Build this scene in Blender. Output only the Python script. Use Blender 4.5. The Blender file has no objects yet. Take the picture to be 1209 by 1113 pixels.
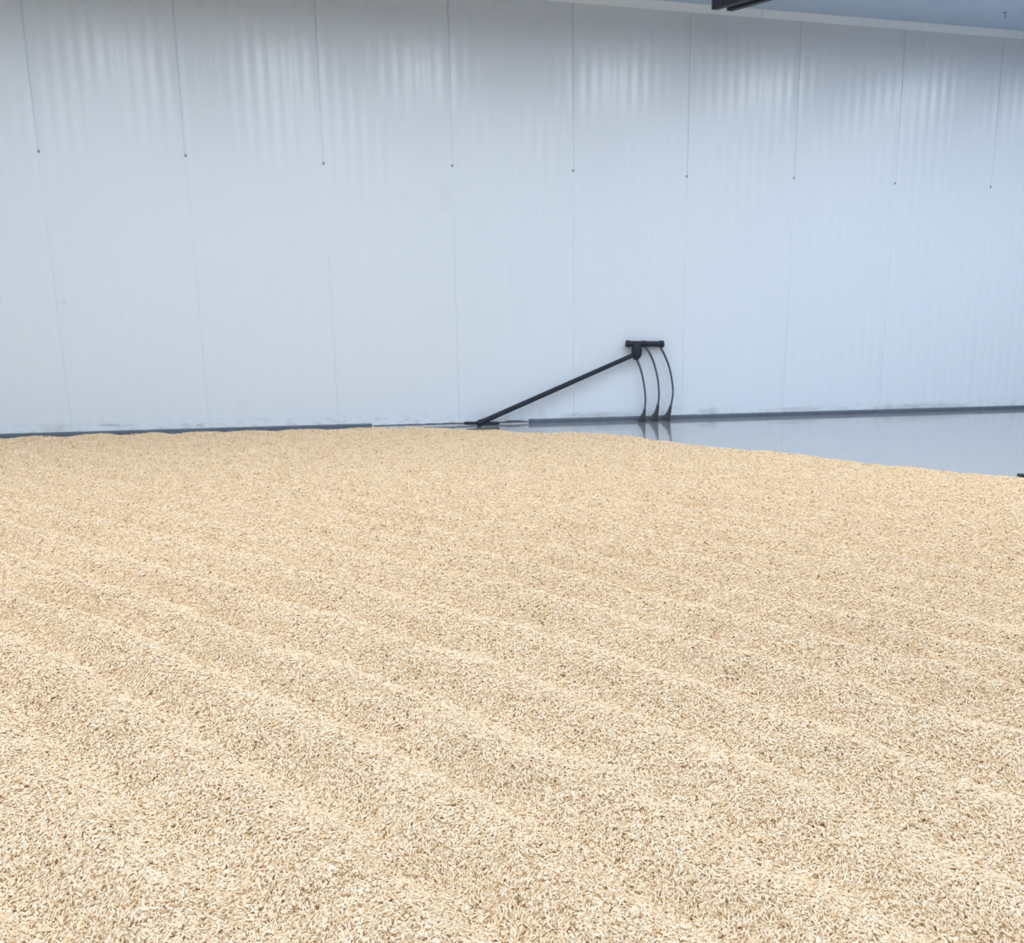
import bpy, bmesh, math, random
import numpy as np
from mathutils import Vector, Matrix

random.seed(7)
S = bpy.context.scene
COL = S.collection
PW = 1.12                 # width of one wall panel (m)
WALL_TOP = 3.848
CEIL = 3.912

# ------------------------------------------------------------------ helpers
def link(name, bm, m=None, parent=None, smooth=False, sharp=None):
    me = bpy.data.meshes.new(name)
    bm.normal_update()
    bm.to_mesh(me); bm.free()
    if m: me.materials.append(m)
    if smooth:
        me.polygons.foreach_set('use_smooth', [True] * len(me.polygons))
        if sharp: me.set_sharp_from_angle(angle=math.radians(sharp))
    o = bpy.data.objects.new(name, me)
    COL.objects.link(o)
    if parent: o.parent = parent
    return o

def thing(name, label, cat, loc=(0, 0, 0), group=None):
    o = bpy.data.objects.new(name, None)
    COL.objects.link(o)
    o.location = loc
    o.empty_display_size = .05
    tag(o, label, cat, group)
    return o

def tag(o, label, cat, group=None, kind=None):
    o['label'] = label; o['category'] = cat
    if group: o['group'] = group
    if kind: o['kind'] = kind
    return o

def structure(o, label, cat):
    return tag(o, label, cat, kind='structure')

def box(bm, x0, x1, y0, y1, z0, z1):
    v = [bm.verts.new(p) for p in ((x0,y0,z0),(x1,y0,z0),(x1,y1,z0),(x0,y1,z0),(x0,y0,z1),(x1,y0,z1),(x1,y1,z1),(x0,y1,z1))]
    for f in ((0,3,2,1),(4,5,6,7),(0,1,5,4),(1,2,6,5),(2,3,7,6),(3,0,4,7)):
        bm.faces.new([v[i] for i in f])

def spline(pts, n):
    """Catmull-Rom through pts, n samples per span."""
    P = [Vector(p) for p in pts]
    P = [P[0] * 2 - P[1]] + P + [P[-1] * 2 - P[-2]]
    out = []
    for i in range(1, len(P) - 2):
        for k in range(n):
            t = k / n
            a, b, c, d = P[i-1], P[i], P[i+1], P[i+2]
            out.append(.5 * ((2*b) + (c-a)*t + (2*a-5*b+4*c-d)*t*t + (3*b-a-3*c+d)*t**3))
    out.append(P[-2])
    return out

def tube(bm, pts, rad, seg=16, cap=True, flat=None):
    """Sweep a circle (or flat=(ratio, axis) ellipse) along pts; rad is a number or a list."""
    pts = [Vector(p) for p in pts]
    n = len(pts)
    if not hasattr(rad, '__len__'): rad = [rad] * n
    rings = []; u = None
    for i, p in enumerate(pts):
        d = (pts[min(i+1, n-1)] - pts[max(i-1, 0)]).normalized()
        if u is None:
            u = d.orthogonal().normalized()
            if abs(d.y) < .9: u = (Vector((0, 1, 0)) - d * d.y).normalized()
        u = (u - d * u.dot(d)).normalized()
        w = d.cross(u)
        ru = rad[i] * (flat[i] if flat else 1)
        rings.append([bm.verts.new(p + u * ru * math.cos(2*math.pi*k/seg) + w * rad[i] * math.sin(2*math.pi*k/seg)) for k in range(seg)])
    for a, b in zip(rings, rings[1:]):
        for k in range(seg):
            bm.faces.new((a[k], a[(k+1) % seg], b[(k+1) % seg], b[k]))
    if cap:
        bm.faces.new(rings[0][::-1]); bm.faces.new(rings[-1])
    bmesh.ops.recalc_face_normals(bm, faces=bm.faces)

# ------------------------------------------------------------------ materials
def nodes_of(name):
    m = bpy.data.materials.new(name); m.use_nodes = True
    nt = m.node_tree; b = nt.nodes['Principled BSDF']
    return m, nt, b

def N(nt, kind, **kw):
    n = nt.nodes.new(kind)
    for k, v in kw.items():
        if k in n.inputs.keys() if isinstance(k, str) else False: n.inputs[k].default_value = v
        else: setattr(n, k, v)
    return n

def ramp(nt, stops):
    r = nt.nodes.new('ShaderNodeValToRGB')
    e = r.color_ramp.elements
    while len(e) < len(stops): e.new(.5)
    for el, (p, c) in zip(e, stops):
        el.position = p
        el.color = (*c, 1) if hasattr(c, '__len__') else (c, c, c, 1)
    return r

def noise(nt, vec, scale, detail=4, rough=.55):
    n = nt.nodes.new('ShaderNodeTexNoise')
    n.inputs['Scale'].default_value = scale; n.inputs['Detail'].default_value = detail; n.inputs['Roughness'].default_value = rough
    nt.links.new(vec, n.inputs['Vector'])
    return n

def math_n(nt, op, a, b=None, clamp=False):
    n = nt.nodes.new('ShaderNodeMath'); n.operation = op; n.use_clamp = clamp
    for i, v in enumerate((a, b)):
        if v is None: continue
        if isinstance(v, (int, float)): n.inputs[i].default_value = v
        else: nt.links.new(v, n.inputs[i])
    return n.outputs[0]

def mix(nt, fac, a, b):
    n = nt.nodes.new('ShaderNodeMix'); n.data_type = 'RGBA'
    for i, v in ((0, fac), (6, a), (7, b)):
        if isinstance(v, (int, float)): n.inputs[i].default_value = v
        elif isinstance(v, tuple): n.inputs[i].default_value = (*v, 1)
        else: nt.links.new(v, n.inputs[i])
    return n.outputs[2]

def plain(name, col, rough=.5, metal=0, spec=.5, var=.12, scale=30):
    m, nt, b = nodes_of(name)
    tc = nt.nodes.new('ShaderNodeTexCoord')
    n = noise(nt, tc.outputs['Object'], scale)
    c = mix(nt, n.outputs['Fac'], tuple(x * (1 - var) for x in col), tuple(min(1, x * (1 + var)) for x in col))
    nt.links.new(c, b.inputs['Base Color'])
    b.inputs['Roughness'].default_value = rough; b.inputs['Metallic'].default_value = metal
    b.inputs['Specular IOR Level'].default_value = spec
    return m

def wall_material():
    m, nt, b = nodes_of('white_panel_steel')
    tc = nt.nodes.new('ShaderNodeTexCoord'); P = tc.outputs['Object']
    sep = nt.nodes.new('ShaderNodeSeparateXYZ'); nt.links.new(P, sep.inputs[0])
    col = (.672, .742, .835)
    big = noise(nt, P, .8, 3)
    c = mix(nt, big.outputs['Fac'], tuple(x * .975 for x in col), col)
    # splash dirt along the foot of the panels
    st = nt.nodes.new('ShaderNodeMapping'); st.inputs['Scale'].default_value = (9, 1, 22); nt.links.new(P, st.inputs[0])
    d1 = noise(nt, st.outputs[0], 1.0, 6, .65)
    low = math_n(nt, 'SUBTRACT', 1.0, math_n(nt, 'MULTIPLY', math_n(nt, 'SUBTRACT', sep.outputs['Z'], .03), 9.0), True)
    spots = math_n(nt, 'MULTIPLY', math_n(nt, 'SUBTRACT', d1.outputs['Fac'], .5), 5.0, True)
    c = mix(nt, math_n(nt, 'MULTIPLY', math_n(nt, 'MULTIPLY', low, spots), .75), c, (.30, .31, .32))
    # single marks: (x, z, half width, half height, strength, colour)
    for x, z, w, h, s, k in ((3.30, 2.12, .05, .13, .22, (.50, .58, .56)), (2.93, 2.09, .03, .10, .12, (.55, .60, .60)),
                             (.30, .095, .07, .008, .75, (.25, .26, .29)), (.42, .083, .11, .006, .45, (.35, .36, .38)),
                             (-.12, .08, .12, .035, .35, (.45, .46, .47)), (1.05, .066, .03, .02, .6, (.3, .31, .33)),
                             (.06, 1.16, .012, .012, .4, (.45, .5, .5)), (1.41, .245, .05, .05, .15, (.5, .55, .55)),
                             (4.75, .06, .35, .035, .45, (.35, .37, .39)), (5.9, .07, .10, .03, .45, (.3, .33, .36)),
                             (8.35, .06, .5, .03, .45, (.3, .33, .36)), (6.9, .06, .2, .03, .4, (.3, .33, .36))):
        dx = math_n(nt, 'DIVIDE', math_n(nt, 'SUBTRACT', sep.outputs['X'], x), w)
        dz = math_n(nt, 'DIVIDE', math_n(nt, 'SUBTRACT', sep.outputs['Z'], z), h)
        r2 = math_n(nt, 'ADD', math_n(nt, 'MULTIPLY', dx, dx), math_n(nt, 'MULTIPLY', dz, dz))
        g = math_n(nt, 'MULTIPLY', math_n(nt, 'SUBTRACT', 1.0, math_n(nt, 'MULTIPLY', r2, .5), True), s)
        g = math_n(nt, 'MULTIPLY', g, math_n(nt, 'MULTIPLY', d1.outputs['Fac'], 1.8, True))
        c = mix(nt, g, c, k)
    nt.links.new(c, b.inputs['Base Color'])
    b.inputs['Roughness'].default_value = .28
    b.inputs['Specular IOR Level'].default_value = .5
    return m

def floor_material():
    m, nt, b = nodes_of('wet_grey_floor_paint')
    tc = nt.nodes.new('ShaderNodeTexCoord'); P = tc.outputs['Object']
    n1 = noise(nt, P, 1.3, 5); n2 = noise(nt, P, 9, 4)
    c = mix(nt, n1.outputs['Fac'], (.27, .265, .27), (.34, .335, .34))
    nt.links.new(c, b.inputs['Base Color'])
    r = nt.nodes.new('ShaderNodeMapRange'); nt.links.new(n1.outputs['Fac'], r.inputs[0])
    r.inputs[1].default_value = .3; r.inputs[2].default_value = .7; r.inputs[3].default_value = .14; r.inputs[4].default_value = .22
    nt.links.new(r.outputs[0], b.inputs['Roughness'])
    b.inputs['IOR'].default_value = 2.0
    b.inputs['Coat Weight'].default_value = 1; b.inputs['Coat IOR'].default_value = 2.5; b.inputs['Coat Roughness'].default_value = .06
    bp = nt.nodes.new('ShaderNodeBump'); bp.inputs['Strength'].default_value = .03; bp.inputs['Distance'].default_value = .01
    nt.links.new(n2.outputs['Fac'], bp.inputs['Height']); nt.links.new(bp.outputs[0], b.inputs['Normal'])
    return m

GRAIN_STOPS = ((0, (.22, .095, .035)), (.12, (.46, .27, .12)), (.32, (.70, .51, .31)), (.65, (.865, .72, .54)), (1, (.95, .87, .75)))

def grain_material():
    m, nt, b = nodes_of('barley_husk')
    at = nt.nodes.new('ShaderNodeAttribute'); at.attribute_name = 'tone'
    oi = nt.nodes.new('ShaderNodeObjectInfo')
    f = math_n(nt, 'ADD', at.outputs['Fac'], math_n(nt, 'MULTIPLY', math_n(nt, 'SUBTRACT', oi.outputs['Random'], .38), .42))
    # a few stained kernels
    f = math_n(nt, 'SUBTRACT', f, math_n(nt, 'MULTIPLY', math_n(nt, 'LESS_THAN', oi.outputs['Random'], .025), .30), True)
    r = ramp(nt, GRAIN_STOPS); nt.links.new(f, r.inputs[0])
    nt.links.new(r.outputs[0], b.inputs['Base Color'])
    b.inputs['Roughness'].default_value = .6; b.inputs['Specular IOR Level'].default_value = .18
    return m

def bed_material():
    m, nt, b = nodes_of('barley_bed')
    tc = nt.nodes.new('ShaderNodeTexCoord'); P = tc.outputs['Object']
    v = nt.nodes.new('ShaderNodeTexVoronoi'); v.inputs['Scale'].default_value = 150
    nt.links.new(P, v.inputs['Vector'])
    sep = nt.nodes.new('ShaderNodeSeparateColor'); nt.links.new(v.outputs['Color'], sep.inputs[0])
    r = ramp(nt, GRAIN_STOPS); nt.links.new(math_n(nt, 'ADD', math_n(nt, 'MULTIPLY', sep.outputs[0], .36), .20), r.inputs[0])
    nt.links.new(r.outputs[0], b.inputs['Base Color'])
    b.inputs['Roughness'].default_value = .7; b.inputs['Specular IOR Level'].default_value = .2
    bp = nt.nodes.new('ShaderNodeBump'); bp.inputs['Strength'].default_value = .45; bp.inputs['Distance'].default_value = .003
    nt.links.new(v.outputs['Distance'], bp.inputs['Height']); bp.invert = True
    nt.links.new(bp.outputs[0], b.inputs['Normal'])
    return m

M_WALL = wall_material()
M_FLOOR = floor_material()
M_CEIL = plain('ceiling_panel_paint', (.44, .57, .74), .55, var=.03, scale=2)
M_TRIM = plain('trim_paint', (.68, .79, .92), .4, var=.04, scale=6)
M_BASE = plain('base_strip_rubber', (.085, .11, .155), .55, var=.3, scale=14)
M_CAULK = plain('dark_sealant', (.10, .105, .115), .7, var=.4, scale=25)
M_IRON = plain('black_painted_steel', (.013, .018, .030), .5, spec=.32, var=.3, scale=40)
M_TINE = plain('dark_steel_rod', (.09, .115, .155), .38, metal=.6, var=.3, scale=40)
M_SHOE = plain('dark_worn_steel', (.045, .05, .06), .5, metal=.3, var=.3, scale=40)
M_RAIL = plain('dark_rail_steel', (.055, .065, .095), .5, metal=.2, var=.15, scale=20)
M_SIDE = plain('side_wall_paint', (.45, .48, .52), .5, var=.04, scale=1)
M_BLOB = plain('grey_fastener', (.24, .27, .31), .5, var=.2, scale=60)
M_GRAIN = grain_material()
M_BED = bed_material()

# ------------------------------------------------------------------ room shell
X0, X1, Y0 = -5.6, 13.44, -15.0
bm = bmesh.new(); box(bm, X0 - .1, X1 + .1, Y0 - .1, .1, -.15, 0)
structure(link('floor', bm, M_FLOOR), 'wet shiny grey floor showing beyond the grain along the back wall', 'floor')
bm = bmesh.new(); box(bm, X0 - .1, X1 + .1, Y0 - .1, .1, CEIL, CEIL + .1)
structure(link('ceiling', bm, M_CEIL), 'flat grey ceiling at the upper right above the white panel wall', 'ceiling')

def back_wall():
    bm = bmesh.new()
    cols = []                                    # (x, y upper band, y lower band)
    A = .0022; RIB = 10; SUB = 10
    i0, i1 = round(X0 / PW), round(X1 / PW)
    for i in range(i0, i1):
        x = i * PW
        cols += [(x - .0075, 0, 0), (x - .005, .007, .004), (x + .005, .007, .004), (x + .0075, 0, 0)]
        for k in range(1, RIB * SUB):
            u = k / (RIB * SUB)
            cols.append((x + .0085 + u * (PW - .017), -A * (.5 - .5 * math.cos(2 * math.pi * RIB * u)),) * 1 + (-A * (.5 - .5 * math.cos(2 * math.pi * RIB * u)),))
    zs = [(-.02, 1), (1.2, 1), (2.385, 1), (2.395, 0), (3.2, 0), (WALL_TOP + .03, 0)]
    rows = [[bm.verts.new((c[0], c[2] if low else c[1], z)) for c in cols] for z, low in zs]
    for a, b in zip(rows, rows[1:]):
        for k in range(len(cols) - 1):
            bm.faces.new((a[k], a[k+1], b[k+1], b[k]))
    # back side, so the wall has thickness
    xa, xb = cols[0][0], cols[-1][0]
    v = [bm.verts.new(p) for p in ((xa, .1, -.02), (xb, .1, -.02), (xb, .1, WALL_TOP + .03), (xa, .1, WALL_TOP + .03))]
    bm.faces.new(v[::-1])
    return link('wall_back', bm, M_WALL, smooth=True, sharp=25)
wall = structure(back_wall(), 'tall white ribbed panel wall across the back with vertical seams', 'wall')

first = None
for i in range(-1, 10):                          # one small fastener on each seam, 2.39 m up
    if first is None:
        bm = bmesh.new()
        bmesh.ops.create_cone(bm, cap_ends=True, segments=12, radius1=.012, radius2=.009, depth=.008, matrix=Matrix.Rotation(math.pi/2, 4, 'X'))
        first = o = link('fastener', bm, M_BLOB, wall, smooth=True, sharp=40)
    else:
        o = first.copy(); COL.objects.link(o); o.parent = wall
    o.location = (i * PW, -.002, 2.388 + .012 * math.sin(i * 2.3))

for nm, a, lab in (('wall_left', (X0 - .1, X0, Y0, .1), 'plain pale side wall left of the grain'), ('wall_right', (X1, X1 + .1, Y0, .1), 'plain pale side wall right of the grain'),
                   ('wall_front', (X0, X1, Y0 - .1, Y0), 'plain pale wall behind the camera')):
    bm = bmesh.new(); box(bm, *a, -.02, CEIL)
    structure(link(nm, bm, M_SIDE), lab, 'wall')

# cove trim between wall and ceiling: a sloped strip with small lips
def extrude_x(prof, x0, x1, bm=None):
    bm = bm or bmesh.new()
    a = [bm.verts.new((x0, y, z)) for y, z in prof]; b = [bm.verts.new((x1, y, z)) for y, z in prof]
    n = len(prof)
    for k in range(n): bm.faces.new((a[k], a[(k+1) % n], b[(k+1) % n], b[k]))
    bm.faces.new(a[::-1]); bm.faces.new(b)
    bmesh.ops.recalc_face_normals(bm, faces=bm.faces)
    return bm
bm = bmesh.new(); x = X0
for L in (2.9, 3.0, 2.95, 3.05, 3.0, 4.13):       # lengths butted with hairline gaps
    extrude_x(((-.0005, WALL_TOP - .002), (-.006, WALL_TOP), (-.046, CEIL - .006), (-.048, CEIL - .0005), (-.0005, CEIL - .0005)), x, min(x + L - .004, X1), bm); x += L
structure(link('trim_1', bm, M_TRIM), 'pale cove trim strip between the white wall and the ceiling', 'trim')

# dark strip at the foot of the wall, missing behind the rake grip
def strip_prof(h): return ((-.003, .0), (-.018, .0), (-.016, h * .7), (-.009, h), (-.003, h))
structure(link('baseboard_back', extrude_x(strip_prof(.042), X0, 2.545), M_BASE), 'dark base strip at the wall foot behind the grain, left piece', 'baseboard')
structure(link('baseboard_right', extrude_x(strip_prof(.042), 4.03, X1), M_BASE), 'dark base strip at the wall foot above the bare wet floor', 'baseboard')
bm = bmesh.new(); x = 2.56
while x < 4.02:
    L = random.uniform(.05, .16); h = random.uniform(.006, .011) + (.006 if 3.75 < x < 3.95 else 0)
    x2 = min(x + L, 4.022)
    extrude_x(((-.003, .012), (-.008, .013), (-.006, .016 + h), (-.003, .018 + h)), x, x2 - .001, bm); x = x2
structure(link('trim_2', bm, M_CAULK), 'thin broken dark sealant line where the base strip is missing', 'trim')

# ------------------------------------------------------------------ rail and hook on the ceiling
def ceiling_rail():
    t = thing('ceiling_rail', 'dark steel double rail fixed under the ceiling near the top of the white wall', 'rail', (5.77, -.31, 3.80))
    d = Vector((.21, -.432, 0)).normalized()
    def prism(poly, L, end_y=0.0):
        bm = bmesh.new()
        # poly: (x, z) across the rail at the wall end; swept along d, both ends parallel to the wall
        a = [bm.verts.new((x, end_y, z)) for x, z in poly]
        b = [bm.verts.new((x + d.x * L, end_y + d.y * L, z)) for x, z in poly]
        n = len(poly)
        for k in range(n): bm.faces.new((a[k], a[(k+1) % n], b[(k+1) % n], b[k]))
        bm.faces.new(a[::-1]); bm.faces.new(b)
        bmesh.ops.recalc_face_normals(bm, faces=bm.faces)
        return bm
    L = 3.2
    for x in (-.071, .0755):
        o = link('flange', prism(((x, 0), (x + .055, 0), (x + .055, .008), (x + .012, .008), (x + .012, .085), (x, .085)), L), M_RAIL, t)
    link('web', prism(((-.071, .085), (.1305, .085), (.1305, .111), (-.071, .111)), L, -.03), M_RAIL, t)
    return t
ceiling_rail()

bm = bmesh.new()
bmesh.ops.create_cone(bm, cap_ends=True, segments=14, radius1=.016, radius2=.02, depth=.008, matrix=Matrix.Translation((0, 0, -.004)))
hk = [(0, 0, -.006), (0, 0, -.02), (.006, 0, -.028), (.012, 0, -.036), (.008, 0, -.046), (-.002, 0, -.048), (-.009, 0, -.042)]
tube(bm, spline(hk, 4), .004, 8)
o = link('ceiling_hook', bm, M_BLOB, smooth=True, sharp=50)
o.location = (8.534, -.598, CEIL)
tag(o, 'tiny dark hook screwed into the ceiling at the upper right', 'hook')

# ------------------------------------------------------------------ the rake
def rake():
    t = thing('rake', 'black long-handled rake with three curved tines leaning against the white wall', 'rake', (4.4, -.09, 0))
    O = Vector((4.4, -.09, 0))
    def mk(name, parts, m, parent=None, sharp=35):
        bm = bmesh.new()
        for pts, rad, *rest in parts: tube(bm, [Vector(p) - O for p in pts], rad, *(rest or (20,)))
        return link(name, bm, m, parent or t, smooth=True, sharp=sharp)
    # handle: steel pipe, a little thinner towards the head
    lo, hi = Vector((3.535, -.105, .030)), Vector((5.075, -.078, .668))
    mk('handle', [([lo, lo.lerp(hi, .5), hi], [.0255, .0245, .0225], 20)], M_IRON)
    # cross grip lying on the floor end of the handle, with rounded ends
    g0, g1 = Vector((3.395, -.105, .036)), Vector((3.735, -.105, .026))
    rr = [.006, .013, .016, .0165, .0165, .016, .013, .006]; tt = (0, .012, .04, .1, .9, .96, .988, 1)
    mk('grip', [([g0.lerp(g1, k) for k in tt], rr, 16)], M_IRON)
    # ferrule where grip and handle meet
    e = (lo - hi).normalized()
    mk('ferrule', [([lo - e * .05, lo - e * .03, lo + e * .005, lo + e * .022], [.027, .031, .031, .018], 20)], M_IRON)
    # head bar with end collars
    b0, b1 = Vector((5.000, -.055, .774)), Vector((5.383, -.055, .768))
    bar = mk('head_bar', [([b0.lerp(b1, k) for k in (.02, .06, .5, .94, .98)], [.026, .0285, .0285, .0285, .026], 24)], M_IRON)
    for k0, k1, r in ((-.012, .085, .0345), (.425, .50, .033), (.885, 1.0, .035)):
        p0, p1 = b0.lerp(b1, k0), b0.lerp(b1, k1)
        mk('collar', [([p0, p0.lerp(p1, .1), p0.lerp(p1, .9), p1], [r * .85, r, r, r * .85], 24)], M_IRON, bar)
    # rounded hub under the bar that takes the handle
    hp = [(5.098, -.062, .795), (5.099, -.064, .770), (5.101, -.068, .730), (5.102, -.071, .695), (5.098, -.074, .668), (5.086, -.076, .650), (5.066, -.078, .640)]
    hr = [.030, .045, .050, .052, .051, .044, .026]
    hub = spline([(*p[:3],) for p in hp], 4)
    hrad = [float(np.interp(k / (len(hub) - 1) * 6, range(7), hr)) for k in range(len(hub))]
    mk('hub', [(hub, hrad, 24)], M_IRON, sharp=60)
    T1 = [(5.085, -.06, .66), (5.121, -.065, .587), (5.155, -.073, .487), (5.18, -.083, .361), (5.193, -.092, .234), (5.188, -.099, .15), (5.176, -.105, .074), (5.168, -.11, .006)]
    T2 = [(5.180, -.052, .762), (5.239, -.058, .677), (5.286, -.066, .568), (5.321, -.077, .425), (5.334, -.088, .29), (5.329, -.095, .197), (5.311, -.102, .113), (5.297, -.11, .006)]
    T3 = [(5.340, -.053, .757), (5.396, -.06, .651), (5.44, -.068, .541), (5.471, -.079, .397), (5.48, -.088, .287), (5.466, -.096, .186), (5.437, -.103, .093), (5.420, -.111, .006)]
    for T in (T1, T2, T3):
        c = spline(T, 8)
        n = len(c)
        tine = mk('tine', [(c[:-4], [.0125 - .0025 * math.sin(math.pi * i / n) for i in range(n - 4)], 12)], M_TINE)
        # spade-shaped shoe on the tip: widens downwards, flat front to back
        a = Vector(T[-3]).lerp(Vector(T[-2]), .35); z = Vector(T[-1]); z.z = .002
        lean = Vector((-.016, 0, 0))
        pts = [a, a.lerp(z, .25), a.lerp(z, .5) + lean * .3, a.lerp(z, .75) + lean * .8, a.lerp(z, .93) + lean, z + lean]
        bm = bmesh.new()
        tube(bm, [p - O for p in pts], [.0135, .018, .025, .038, .048, .044], 16, True, [1, .9, .6, .33, .22, .14])
        link('shoe', bm, M_SHOE, tine, smooth=True, sharp=60)
    return t
rake()

# dark flat strip lying on the floor just past the grain at the right edge
bm = bmesh.new(); box(bm, -.16, .16, -.03, .03, 0, .012)
bmesh.ops.bevel(bm, geom=bm.edges[:], offset=.003, segments=2, affect='EDGES')
o = link('floor_strip', bm, M_IRON, smooth=True, sharp=40); o.location = (7.47, -3.10, 0.0); o.rotation_euler.z = -.25
tag(o, 'dark flat strip lying on the wet floor past the grain at the right edge', 'strip')

# ------------------------------------------------------------------ grain bed
rng = np.random.default_rng(11)
def vnoise(x, y, seed=0):
    """smooth value noise, about -1..1"""
    xi, yi = np.floor(x).astype(np.int64), np.floor(y).astype(np.int64)
    fx, fy = x - xi, y - yi
    fx, fy = fx*fx*(3-2*fx), fy*fy*(3-2*fy)
    def h(a, b):
        n = (a * 374761393 + b * 668265263 + seed * 982451653) & 0x7fffffff
        n = ((n ^ (n >> 13)) * 1274126177) & 0x7fffffff
        return ((n ^ (n >> 16)) & 0xffff) / 32767.5 - 1
    return (h(xi, yi)*(1-fx) + h(xi+1, yi)*fx)*(1-fy) + (h(xi, yi+1)*(1-fx) + h(xi+1, yi+1)*fx)*fy

# outline of the bed against the back wall and the bare floor (toe of the slope)
EDGE = np.array([(-6, -.10), (1.0, -.13), (2.2, -.16), (2.9, -.26), (3.25, -.33), (3.55, -.50), (3.95, -.66), (4.36, -.78), (4.75, -1.02), (5.12, -1.38), (5.52, -1.73),
                 (5.95, -2.08), (6.2, -2.38), (6.48, -2.65), (6.87, -2.97), (7.2, -3.22), (8.2, -3.92), (9.6, -4.8), (12, -6.6), (14, -8.2)])
def bed_height(X, Y):
    ye = np.interp(X, EDGE[:, 0], EDGE[:, 1]) + (.03 * vnoise(X * 3.1, X * 0 + 2.5, 5)) * (X > 2.6) + .012 * vnoise(X * 11, X * 0, 6)
    slope = np.where(X > 3.0, .82, 1.0)
    e = (ye - Y) * slope                                     # distance in from the toe
    prof = 1 - np.exp(-np.clip(e, 0, None) / .10)
    # furrows: along a curve that swings round towards the camera
    t = np.clip((-4.2 - Y) / 3.4, 0, 1)
    g = -1.06 * Y
    s = t * 3.4
    g = -1.06 * Y - .5 * (s**2 / (2 * 3.4))               # dX/dY runs from -1.06 to -.56
    w = X - g + .035 * vnoise(X * .9, Y * .9, 1) + .03 * vnoise(X * 2.7, Y * 2.7, 2) + .012 * vnoise(X * 7, Y * 7, 12)
    ph = np.interp(w, CREST, np.arange(len(CREST)))
    u = ph - np.floor(ph)                                    # 0 on a crest; short fall on the far side, long rise on the near side
    v = np.where(u < FALL, .5 * u / FALL, .5 + .5 * (u - FALL) / (1 - FALL))
    ridge = (.5 + .5 * np.cos(2 * np.pi * v)) ** .62
    amp = .052 * (1 + .7 * np.clip((Y + 6.4) / 2.6, 0, 1)) * (1 + .35 * vnoise(X * 1.7, Y * 1.7, 3)) * (1 - .85 * np.exp(-np.clip(e, 0, None) / .65))
    lump = .011 * vnoise(X * 5.5, Y * 5.5, 4) + .009 * vnoise(X * 11, Y * 11, 8) + .003 * vnoise(X * 27, Y * 27, 9)
    lump = lump - .016 * np.clip(vnoise(X * 4.2 + 3, Y * 4.2, 21) + .15, 0, 1) * (1 - ridge)      # pits along the furrow floors
    lump = lump * (1 - .7 * np.exp(-np.clip(e, 0, None) / .35))
    z = prof * (.055 + amp * (ridge - .5) + lump)
    return np.where(e > 0, z, -.004), e
FALL = .46
CREST = np.array([-4.19, -3.79, -3.41, -2.99, -2.54, -2.04, -1.62, -1.25, -.88])
CREST = np.concatenate([-4.19 - .42 * np.arange(24, 0, -1), CREST, -.88 + .42 * np.arange(1, 36)])

def build_bed():
    xs = [-5.5]; 
    while xs[-1] < 13.3:
        xs.append(xs[-1] + (.022 if -1.6 < xs[-1] < 8.6 else .12))
    ys = np.arange(-9.2, -.08, .022)
    xs = np.array(xs)
    X, Y = np.meshgrid(xs, ys)
    Z, E = bed_height(X, Y)
    nx, ny = len(xs), len(ys)
    co = np.stack([X, Y, Z], -1).reshape(-1, 3)
    idx = np.arange(nx * ny).reshape(ny, nx)
    q = np.stack([idx[:-1, :-1], idx[:-1, 1:], idx[1:, 1:], idx[1:, :-1]], -1).reshape(-1, 4)
    keep = (E.reshape(-1)[q] > -.03).any(1)
    q = q[keep]
    used = np.unique(q); remap = np.full(nx * ny, -1); remap[used] = np.arange(len(used))
    co = co[used]; q = remap[q]
    me = bpy.data.meshes.new('barley_grain')
    me.vertices.add(len(co)); me.vertices.foreach_set('co', co.astype(np.float32).ravel())
    me.loops.add(q.size); me.loops.foreach_set('vertex_index', q.astype(np.int32).ravel())
    me.polygons.add(len(q)); me.polygons.foreach_set('loop_start', np.arange(0, q.size, 4, dtype=np.int32))
    me.update(calc_edges=True); me.validate()
    me.polygons.foreach_set('use_smooth', [True] * len(me.polygons))
    # clump density falls off with distance from where one would stand at the near side
    d = np.sqrt((co[:, 0] - 2.77)**2 + (co[:, 1] + 8.98)**2 + 1.4**2)
    dens = DENS * np.minimum(1, (2.9 / d)**1.9)
    lateral = np.abs((co[:, 0] - 2.77) - (co[:, 1] + 8.98) * .12) / (co[:, 1] + 8.98 + .8).clip(.3)
    dens *= (lateral < .95) & (co[:, 1] > -8.0) & (co[:, 2] > .004)
    a = me.attributes.new('dens', 'FLOAT', 'POINT'); a.data.foreach_set('value', dens.astype(np.float32))
    a = me.attributes.new('tone', 'FLOAT', 'POINT'); a.data.foreach_set('value', np.full(len(co), .6, np.float32))
    me.materials.append(M_BED); me.materials.append(M_GRAIN)
    o = bpy.data.objects.new('barley_grain', me); COL.objects.link(o)
    return o
DENS = 36000

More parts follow.
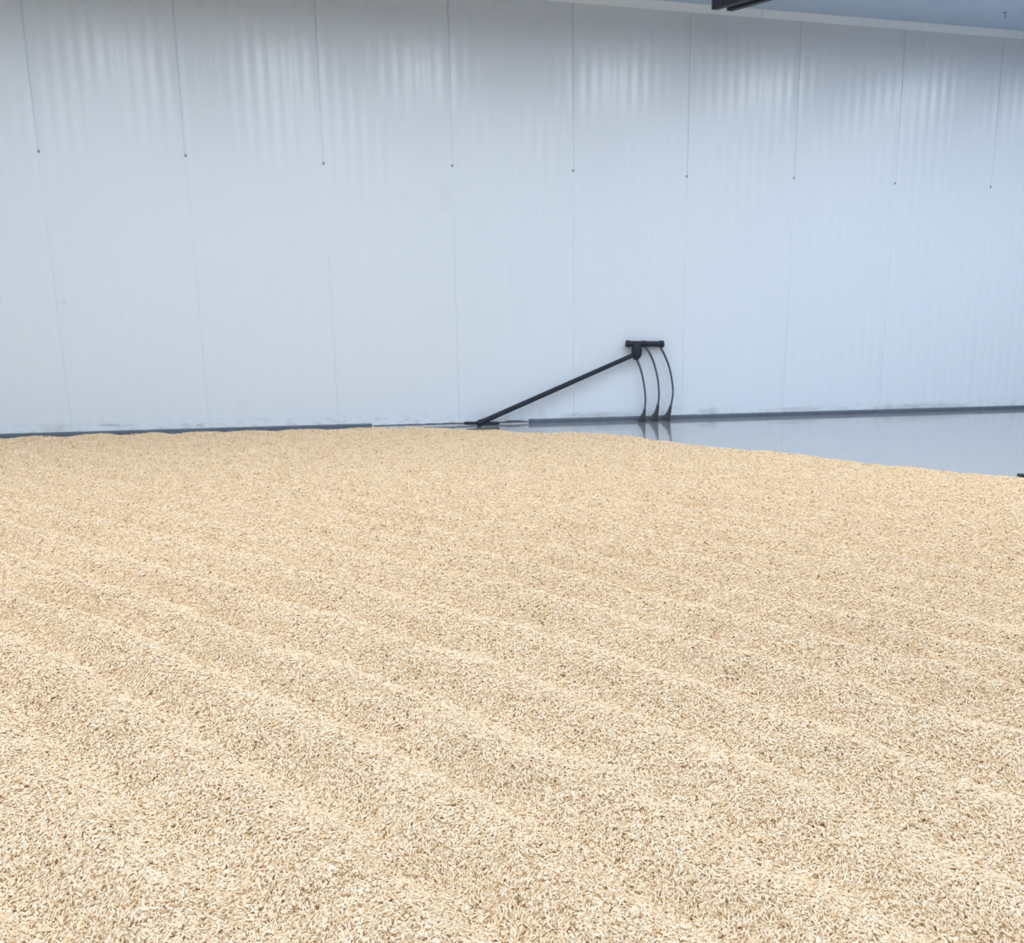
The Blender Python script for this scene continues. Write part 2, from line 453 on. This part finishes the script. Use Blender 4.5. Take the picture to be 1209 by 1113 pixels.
def add_grain(vs, fs, tone, c, yaw, pitch, roll, L, W, bend, t, tail):
    """one kernel: pointed, slightly bent spindle with a crease; tail = length of its white rootlet"""
    R = (Matrix.Rotation(yaw, 3, 'Z') @ Matrix.Rotation(pitch, 3, 'Y') @ Matrix.Rotation(roll, 3, 'X'))
    base = len(vs)
    prof = ((-.5, .10), (-.38, .62), (-.15, .98), (.12, 1.0), (.36, .62), (.5, .12))
    for u, r in prof:
        for k in range(6):
            a = 2 * math.pi * k / 6
            rr = W * .5 * r * (.8 if k == 0 else 1)
            p = Vector((u * L, rr * math.cos(a), rr * .85 * math.sin(a)))
            p.y += bend * L * (u * u * 4 - .4)
            vs.append(R @ p + c); tone.append(t)
    for i in range(5):
        for k in range(6):
            fs.append((base + i*6 + k, base + i*6 + (k+1) % 6, base + (i+1)*6 + (k+1) % 6, base + (i+1)*6 + k))
    fs.append(tuple(base + k for k in range(5, -1, -1))); fs.append(tuple(base + 30 + k for k in range(6)))
    if tail:
        base = len(vs); h = random.uniform(-2.2, 2.2)
        for j in range(4):
            s = j / 3
            cx = Vector((L * .5 + tail * s * math.cos(h * s * .6), bend * L * .6 + tail * s * math.sin(h * s * .6), .0008 * s))
            for k in range(3):
                a = 2 * math.pi * k / 3
                vs.append(R @ (cx + Vector((0, math.cos(a), math.sin(a))) * (.0010 * (1 - .6 * s))) + c); tone.append(.80)
        for j in range(3):
            for k in range(3):
                fs.append((base + j*3 + k, base + j*3 + (k+1) % 3, base + (j+1)*3 + (k+1) % 3, base + (j+1)*3 + k))

def kernel(i):
    vs, fs, tone = [], [], []
    t = min(1, max(0, random.gauss(.5, .14)))
    add_grain(vs, fs, tone, Vector((0, 0, 0)), 0, random.gauss(0, .16), random.uniform(0, 6.283),
              random.uniform(.0135, .0175), random.uniform(.0049, .0060), random.choice((-1, 1)) * random.uniform(.02, .14), t,
              random.uniform(.003, .007) if i % 5 == 0 else 0)
    me = bpy.data.meshes.new('kernel')
    me.from_pydata(vs, [], fs); me.update()
    me.polygons.foreach_set('use_smooth', [True] * len(me.polygons))
    at = me.attributes.new('tone', 'FLOAT', 'POINT'); at.data.foreach_set('value', tone)
    me.materials.append(M_GRAIN)
    return bpy.data.objects.new('kernel', me)

bed = build_bed()
tag(bed, 'pale straw bed of malting barley raked into furrows, covering the floor', 'grain', kind='stuff')
src = bpy.data.collections.new('kernels')              # source shapes, not in the scene itself
for i in range(24): src.objects.link(kernel(i))

ng = bpy.data.node_groups.new('scatter_grain', 'GeometryNodeTree')
ng.interface.new_socket('Geometry', in_out='INPUT', socket_type='NodeSocketGeometry')
ng.interface.new_socket('Geometry', in_out='OUTPUT', socket_type='NodeSocketGeometry')
gi, go = ng.nodes.new('NodeGroupInput'), ng.nodes.new('NodeGroupOutput')
na = ng.nodes.new('GeometryNodeInputNamedAttribute'); na.data_type = 'FLOAT'; na.inputs['Name'].default_value = 'dens'
dp = ng.nodes.new('GeometryNodeDistributePointsOnFaces'); dp.distribute_method = 'RANDOM'
ci = ng.nodes.new('GeometryNodeCollectionInfo'); ci.inputs['Collection'].default_value = src
ci.inputs['Separate Children'].default_value = True; ci.inputs['Reset Children'].default_value = True
ip = ng.nodes.new('GeometryNodeInstanceOnPoints'); ip.inputs['Pick Instance'].default_value = True
rv = ng.nodes.new('FunctionNodeRandomValue'); rv.data_type = 'FLOAT_VECTOR'
rv.inputs[0].default_value = (-.24, -.24, 0); rv.inputs[1].default_value = (.24, .24, 6.283)
rr = ng.nodes.new('FunctionNodeRotateRotation'); rr.rotation_space = 'LOCAL'
jg = ng.nodes.new('GeometryNodeJoinGeometry')
lk = ng.links.new
lk(gi.outputs[0], dp.inputs['Mesh']); lk(na.outputs['Attribute'], dp.inputs['Density'])
lk(dp.outputs['Points'], ip.inputs['Points']); lk(ci.outputs[0], ip.inputs['Instance'])
lk(dp.outputs['Rotation'], rr.inputs[0]); lk(rv.outputs[0], rr.inputs[1]); lk(rr.outputs[0], ip.inputs['Rotation'])
sp = ng.nodes.new('GeometryNodeSetPosition'); ro = ng.nodes.new('FunctionNodeRandomValue'); ro.data_type = 'FLOAT_VECTOR'
ro.inputs[0].default_value = (0, 0, 0); ro.inputs[1].default_value = (0, 0, .006)
lk(dp.outputs['Points'], sp.inputs['Geometry']); lk(ro.outputs[0], sp.inputs['Offset']); lk(sp.outputs[0], ip.inputs['Points'])
lk(gi.outputs[0], jg.inputs[0]); lk(ip.outputs[0], jg.inputs[0]); lk(jg.outputs[0], go.inputs[0])
md = bed.modifiers.new('grains', 'NODES'); md.node_group = ng

# ------------------------------------------------------------------ lamps under the ceiling
LAMP_COL = (.85, .925, 1.0)
def lamp(x, y, power, sx=.20, sy=1.2, z=3.58):
    d = bpy.data.lights.new('ceiling_lamp', 'AREA'); d.shape = 'RECTANGLE'; d.size = sx; d.size_y = sy
    d.energy = power; d.color = LAMP_COL
    o = bpy.data.objects.new('ceiling_lamp', d); COL.objects.link(o); o.location = (x, y, z)
for x, p in ((-3.5, 23), (-1.6, 24), (.15, 25), (1.75, 26), (3.2, 29), (5.4, 36), (7.3, 41), (9.3, 46), (11.3, 46)):    # the row along the back wall
    lamp(x, -2.5, p, z=3.62 + .012 * max(x, 0))
for x, p in ((-3.6, 66), (-.9, 64), (1.8, 60), (4.5, 56), (7.2, 54), (9.9, 54)):      # rows over the bed
    lamp(x, -5.1, p * .95)
    lamp(x, -9.8, p * 1.3)

w = bpy.data.worlds.new('room_air'); S.world = w; w.use_nodes = True
w.node_tree.nodes['Background'].inputs[0].default_value = (.6, .7, .85, 1); w.node_tree.nodes['Background'].inputs[1].default_value = .05

# ------------------------------------------------------------------ camera
cam = bpy.data.cameras.new('camera'); co = bpy.data.objects.new('camera', cam); COL.objects.link(co)
Rv = Vector((0.970019208352236, -0.24277020362680715, 0.011196591387554196))
Dv = Vector((-0.04121925248108686, -0.20975084772225908, -0.9768856407505917))
Fv = Vector((0.23950722046026438, 0.9471363207642247, -0.2134691575769344))
Mx = Matrix((Rv, -Dv, -Fv)).transposed().to_4x4()
Mx.translation = Vector((2.7749686, -8.9800830, 1.4953358))
co.matrix_world = Mx
cam.sensor_fit = 'HORIZONTAL'; cam.sensor_width = 36
cam.lens = 1095.0613 / 1209 * 36
cam.shift_x = -137 / 1209; cam.shift_y = 0
cam.dof.use_dof = True; cam.dof.focus_distance = 2.7; cam.dof.aperture_fstop = 8.2
cam.clip_start = .05; cam.clip_end = 100
S.camera = co

S.view_settings.view_transform = 'Standard'; S.view_settings.look = 'None'
S.view_settings.gamma = 1; S.view_settings.use_curve_mapping = False
S.view_settings.exposure = -.10
